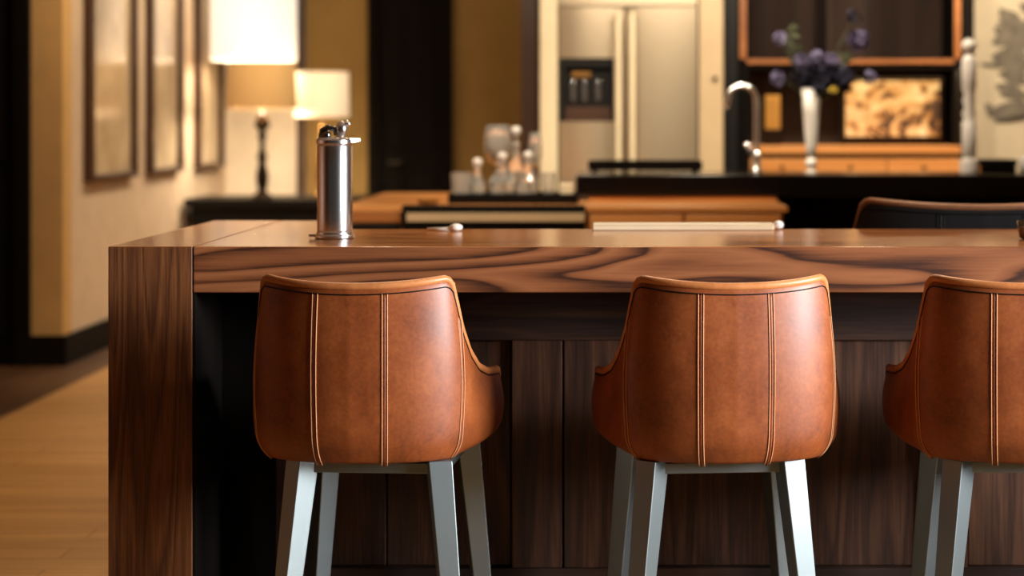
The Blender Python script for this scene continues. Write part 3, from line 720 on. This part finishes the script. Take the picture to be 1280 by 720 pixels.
p2 = [(.07,0),(.07,.015),(.025,.03),(.05,.12),(.055,.2),(.03,.33),(.014,.38),(.012,.50)]
lamp('white_table_lamp', -2.117, 8.66, .185, .19, 1.342, 1.655, M['shade_c'], M['brass'], 'table lamp with a small glowing cream shade at the end of the console', p2)
t = thing('drum_pendant', 'large glowing white drum pendant hanging above the beige table lamp', 'pendant lamp', (-2.607,8.72,2.8))
link('lamp_shade', lathe(bmesh.new(), [(.3,-1.06),(.3,-.36),(.296,-.36),(.296,-1.06)], -2.607, 8.72, 2.8, 48, cap=False), M['shade_w'], t, smooth=True)
b = bmesh.new(); tube(b, [(-2.607,8.72,2.8),(-2.607,8.72,2.42)], .006, 8)
for a in range(3): tube(b, [(-2.607,8.72,2.44),(-2.607+.296*math.cos(a*2.094),8.72+.296*math.sin(a*2.094),2.44)], .004, 6)
link('cord', b, M['bronze'], t)

# ------------------------------------------------------------------ lights
def light(kind, name, loc, energy, color, rot=(0,0,0), **k):
    l = bpy.data.lights.new(name, kind); l.energy = energy; l.color = color
    for a, v in k.items(): setattr(l, a, v)
    o = bpy.data.objects.new(name, l); COL.objects.link(o); o.location = loc; o.rotation_euler = rot; return o
def aim(o, tgt):
    d = Vector(tgt)-Vector(o.location); o.rotation_euler = d.to_track_quat('-Z','Y').to_euler()
w = light('AREA', 'daylight_window_lamp', (3.95,(W0+W1)/2,(WZ0+WZ1)/2), 66, (.90,.95,1.0), shape='RECTANGLE', size=1.7, size_y=1.4, spread=math.radians(56)); aim(w, (-.2,-.3,1.0))
WARM = (1,.80,.56)
def spot(name, x, y, e, tgt=None, ang=100, c=WARM, size=.06, blend=.6):  # out-of-view spots, no fixtures modelled
    t = light('SPOT', name, (x,y,2.77), e, c, spot_size=math.radians(ang), spot_blend=blend, shadow_soft_size=size)
    aim(t, tgt or (x,y,0)); return t
for x, e in ((-.9,55),(.0,65),(.9,75),(1.8,75)): spot('unseen_spot_lamp', x, 1.5, e, (x,.45,1), 56)  # added behind the island to put glare on its top
spot('unseen_spot_lamp', -2.0, 2.0, 120, (-2.2,2.4,0), 110); spot('unseen_spot_lamp', -1.9, 5.0, 130, (-3.0,6.4,1.0), 110)
spot('unseen_spot_lamp', -1.8, 7.2, 110, (-3,7.6,1), 110); spot('unseen_spot_lamp', -1.2, 8.0, 22, (-1.2,9.6,1.2), 110)
for x in (-.25,.45): spot('unseen_spot_lamp', x, 3.9, 150, (.1,5.6,1.3), 110, (1,.86,.66), .15)
spot('unseen_spot_lamp', 2.4, 4.8, 230, (2.5,6.4,1.4), 100, (1,.86,.68))
for x, e in ((-.7,110),(.4,80)): spot('unseen_spot_lamp', x, 2.7, e, (x,3.7,.9), 90, (1,.86,.64))
spot('unseen_spot_lamp', -.5, 2.6, 60, (-.5,3.8,1.05), 24, (1,.9,.76), .03)  # narrow spot added to make the crystal sparkle
spot('unseen_spot_lamp', 1.2, 3.9, 130, (1.2,5.6,1.1), 90, (1,.86,.66))
light('AREA', 'niche_strip_lamp', (1.38,5.86,1.595), 4.5, (1,.80,.5), shape='RECTANGLE', size=1.0, size_y=.08)
light('POINT', 'table_lamp_light', (-2.48,8.36,1.47), 34, (1,.86,.66), shadow_soft_size=.06)
light('POINT', 'table_lamp_light', (-2.117,8.66,1.42), 9, (1,.86,.66), shadow_soft_size=.06)
light('POINT', 'pendant_light', (-2.607,8.72,1.92), 30, (1,.88,.70), shadow_soft_size=.12)

for o in bpy.data.objects:
    if o.type == 'LIGHT' and o.data.type == 'POINT': o.data.specular_factor = 0.0
wd = bpy.data.worlds.new('World'); SC.world = wd; wd.use_nodes = True
bg = wd.node_tree.nodes['Background']; bg.inputs[0].default_value = (.9,.78,.62,1); bg.inputs[1].default_value = .03

# ------------------------------------------------------------------ camera
cd = bpy.data.cameras.new('camera'); cam = bpy.data.objects.new('camera', cd); COL.objects.link(cam)
cam.location = (0,CAMY,CAMZ); cam.rotation_euler = (PI/2,0,0)
cd.sensor_width = 36; cd.lens = 36*F/1280; cd.shift_x = -140/1280; cd.shift_y = -210/1280
cd.dof.use_dof = True; cd.dof.focus_distance = 4.56; cd.dof.aperture_fstop = 2.0
cd.clip_end = 60
SC.camera = cam
vs = SC.view_settings; vs.view_transform = 'Standard'; vs.look = 'None'; vs.gamma = 1; vs.use_curve_mapping = False; vs.exposure = 0.0
SC.cycles.use_denoising = True
SC.cycles.caustics_reflective = False; SC.cycles.caustics_refractive = False
SC.cycles.sample_clamp_indirect = 6
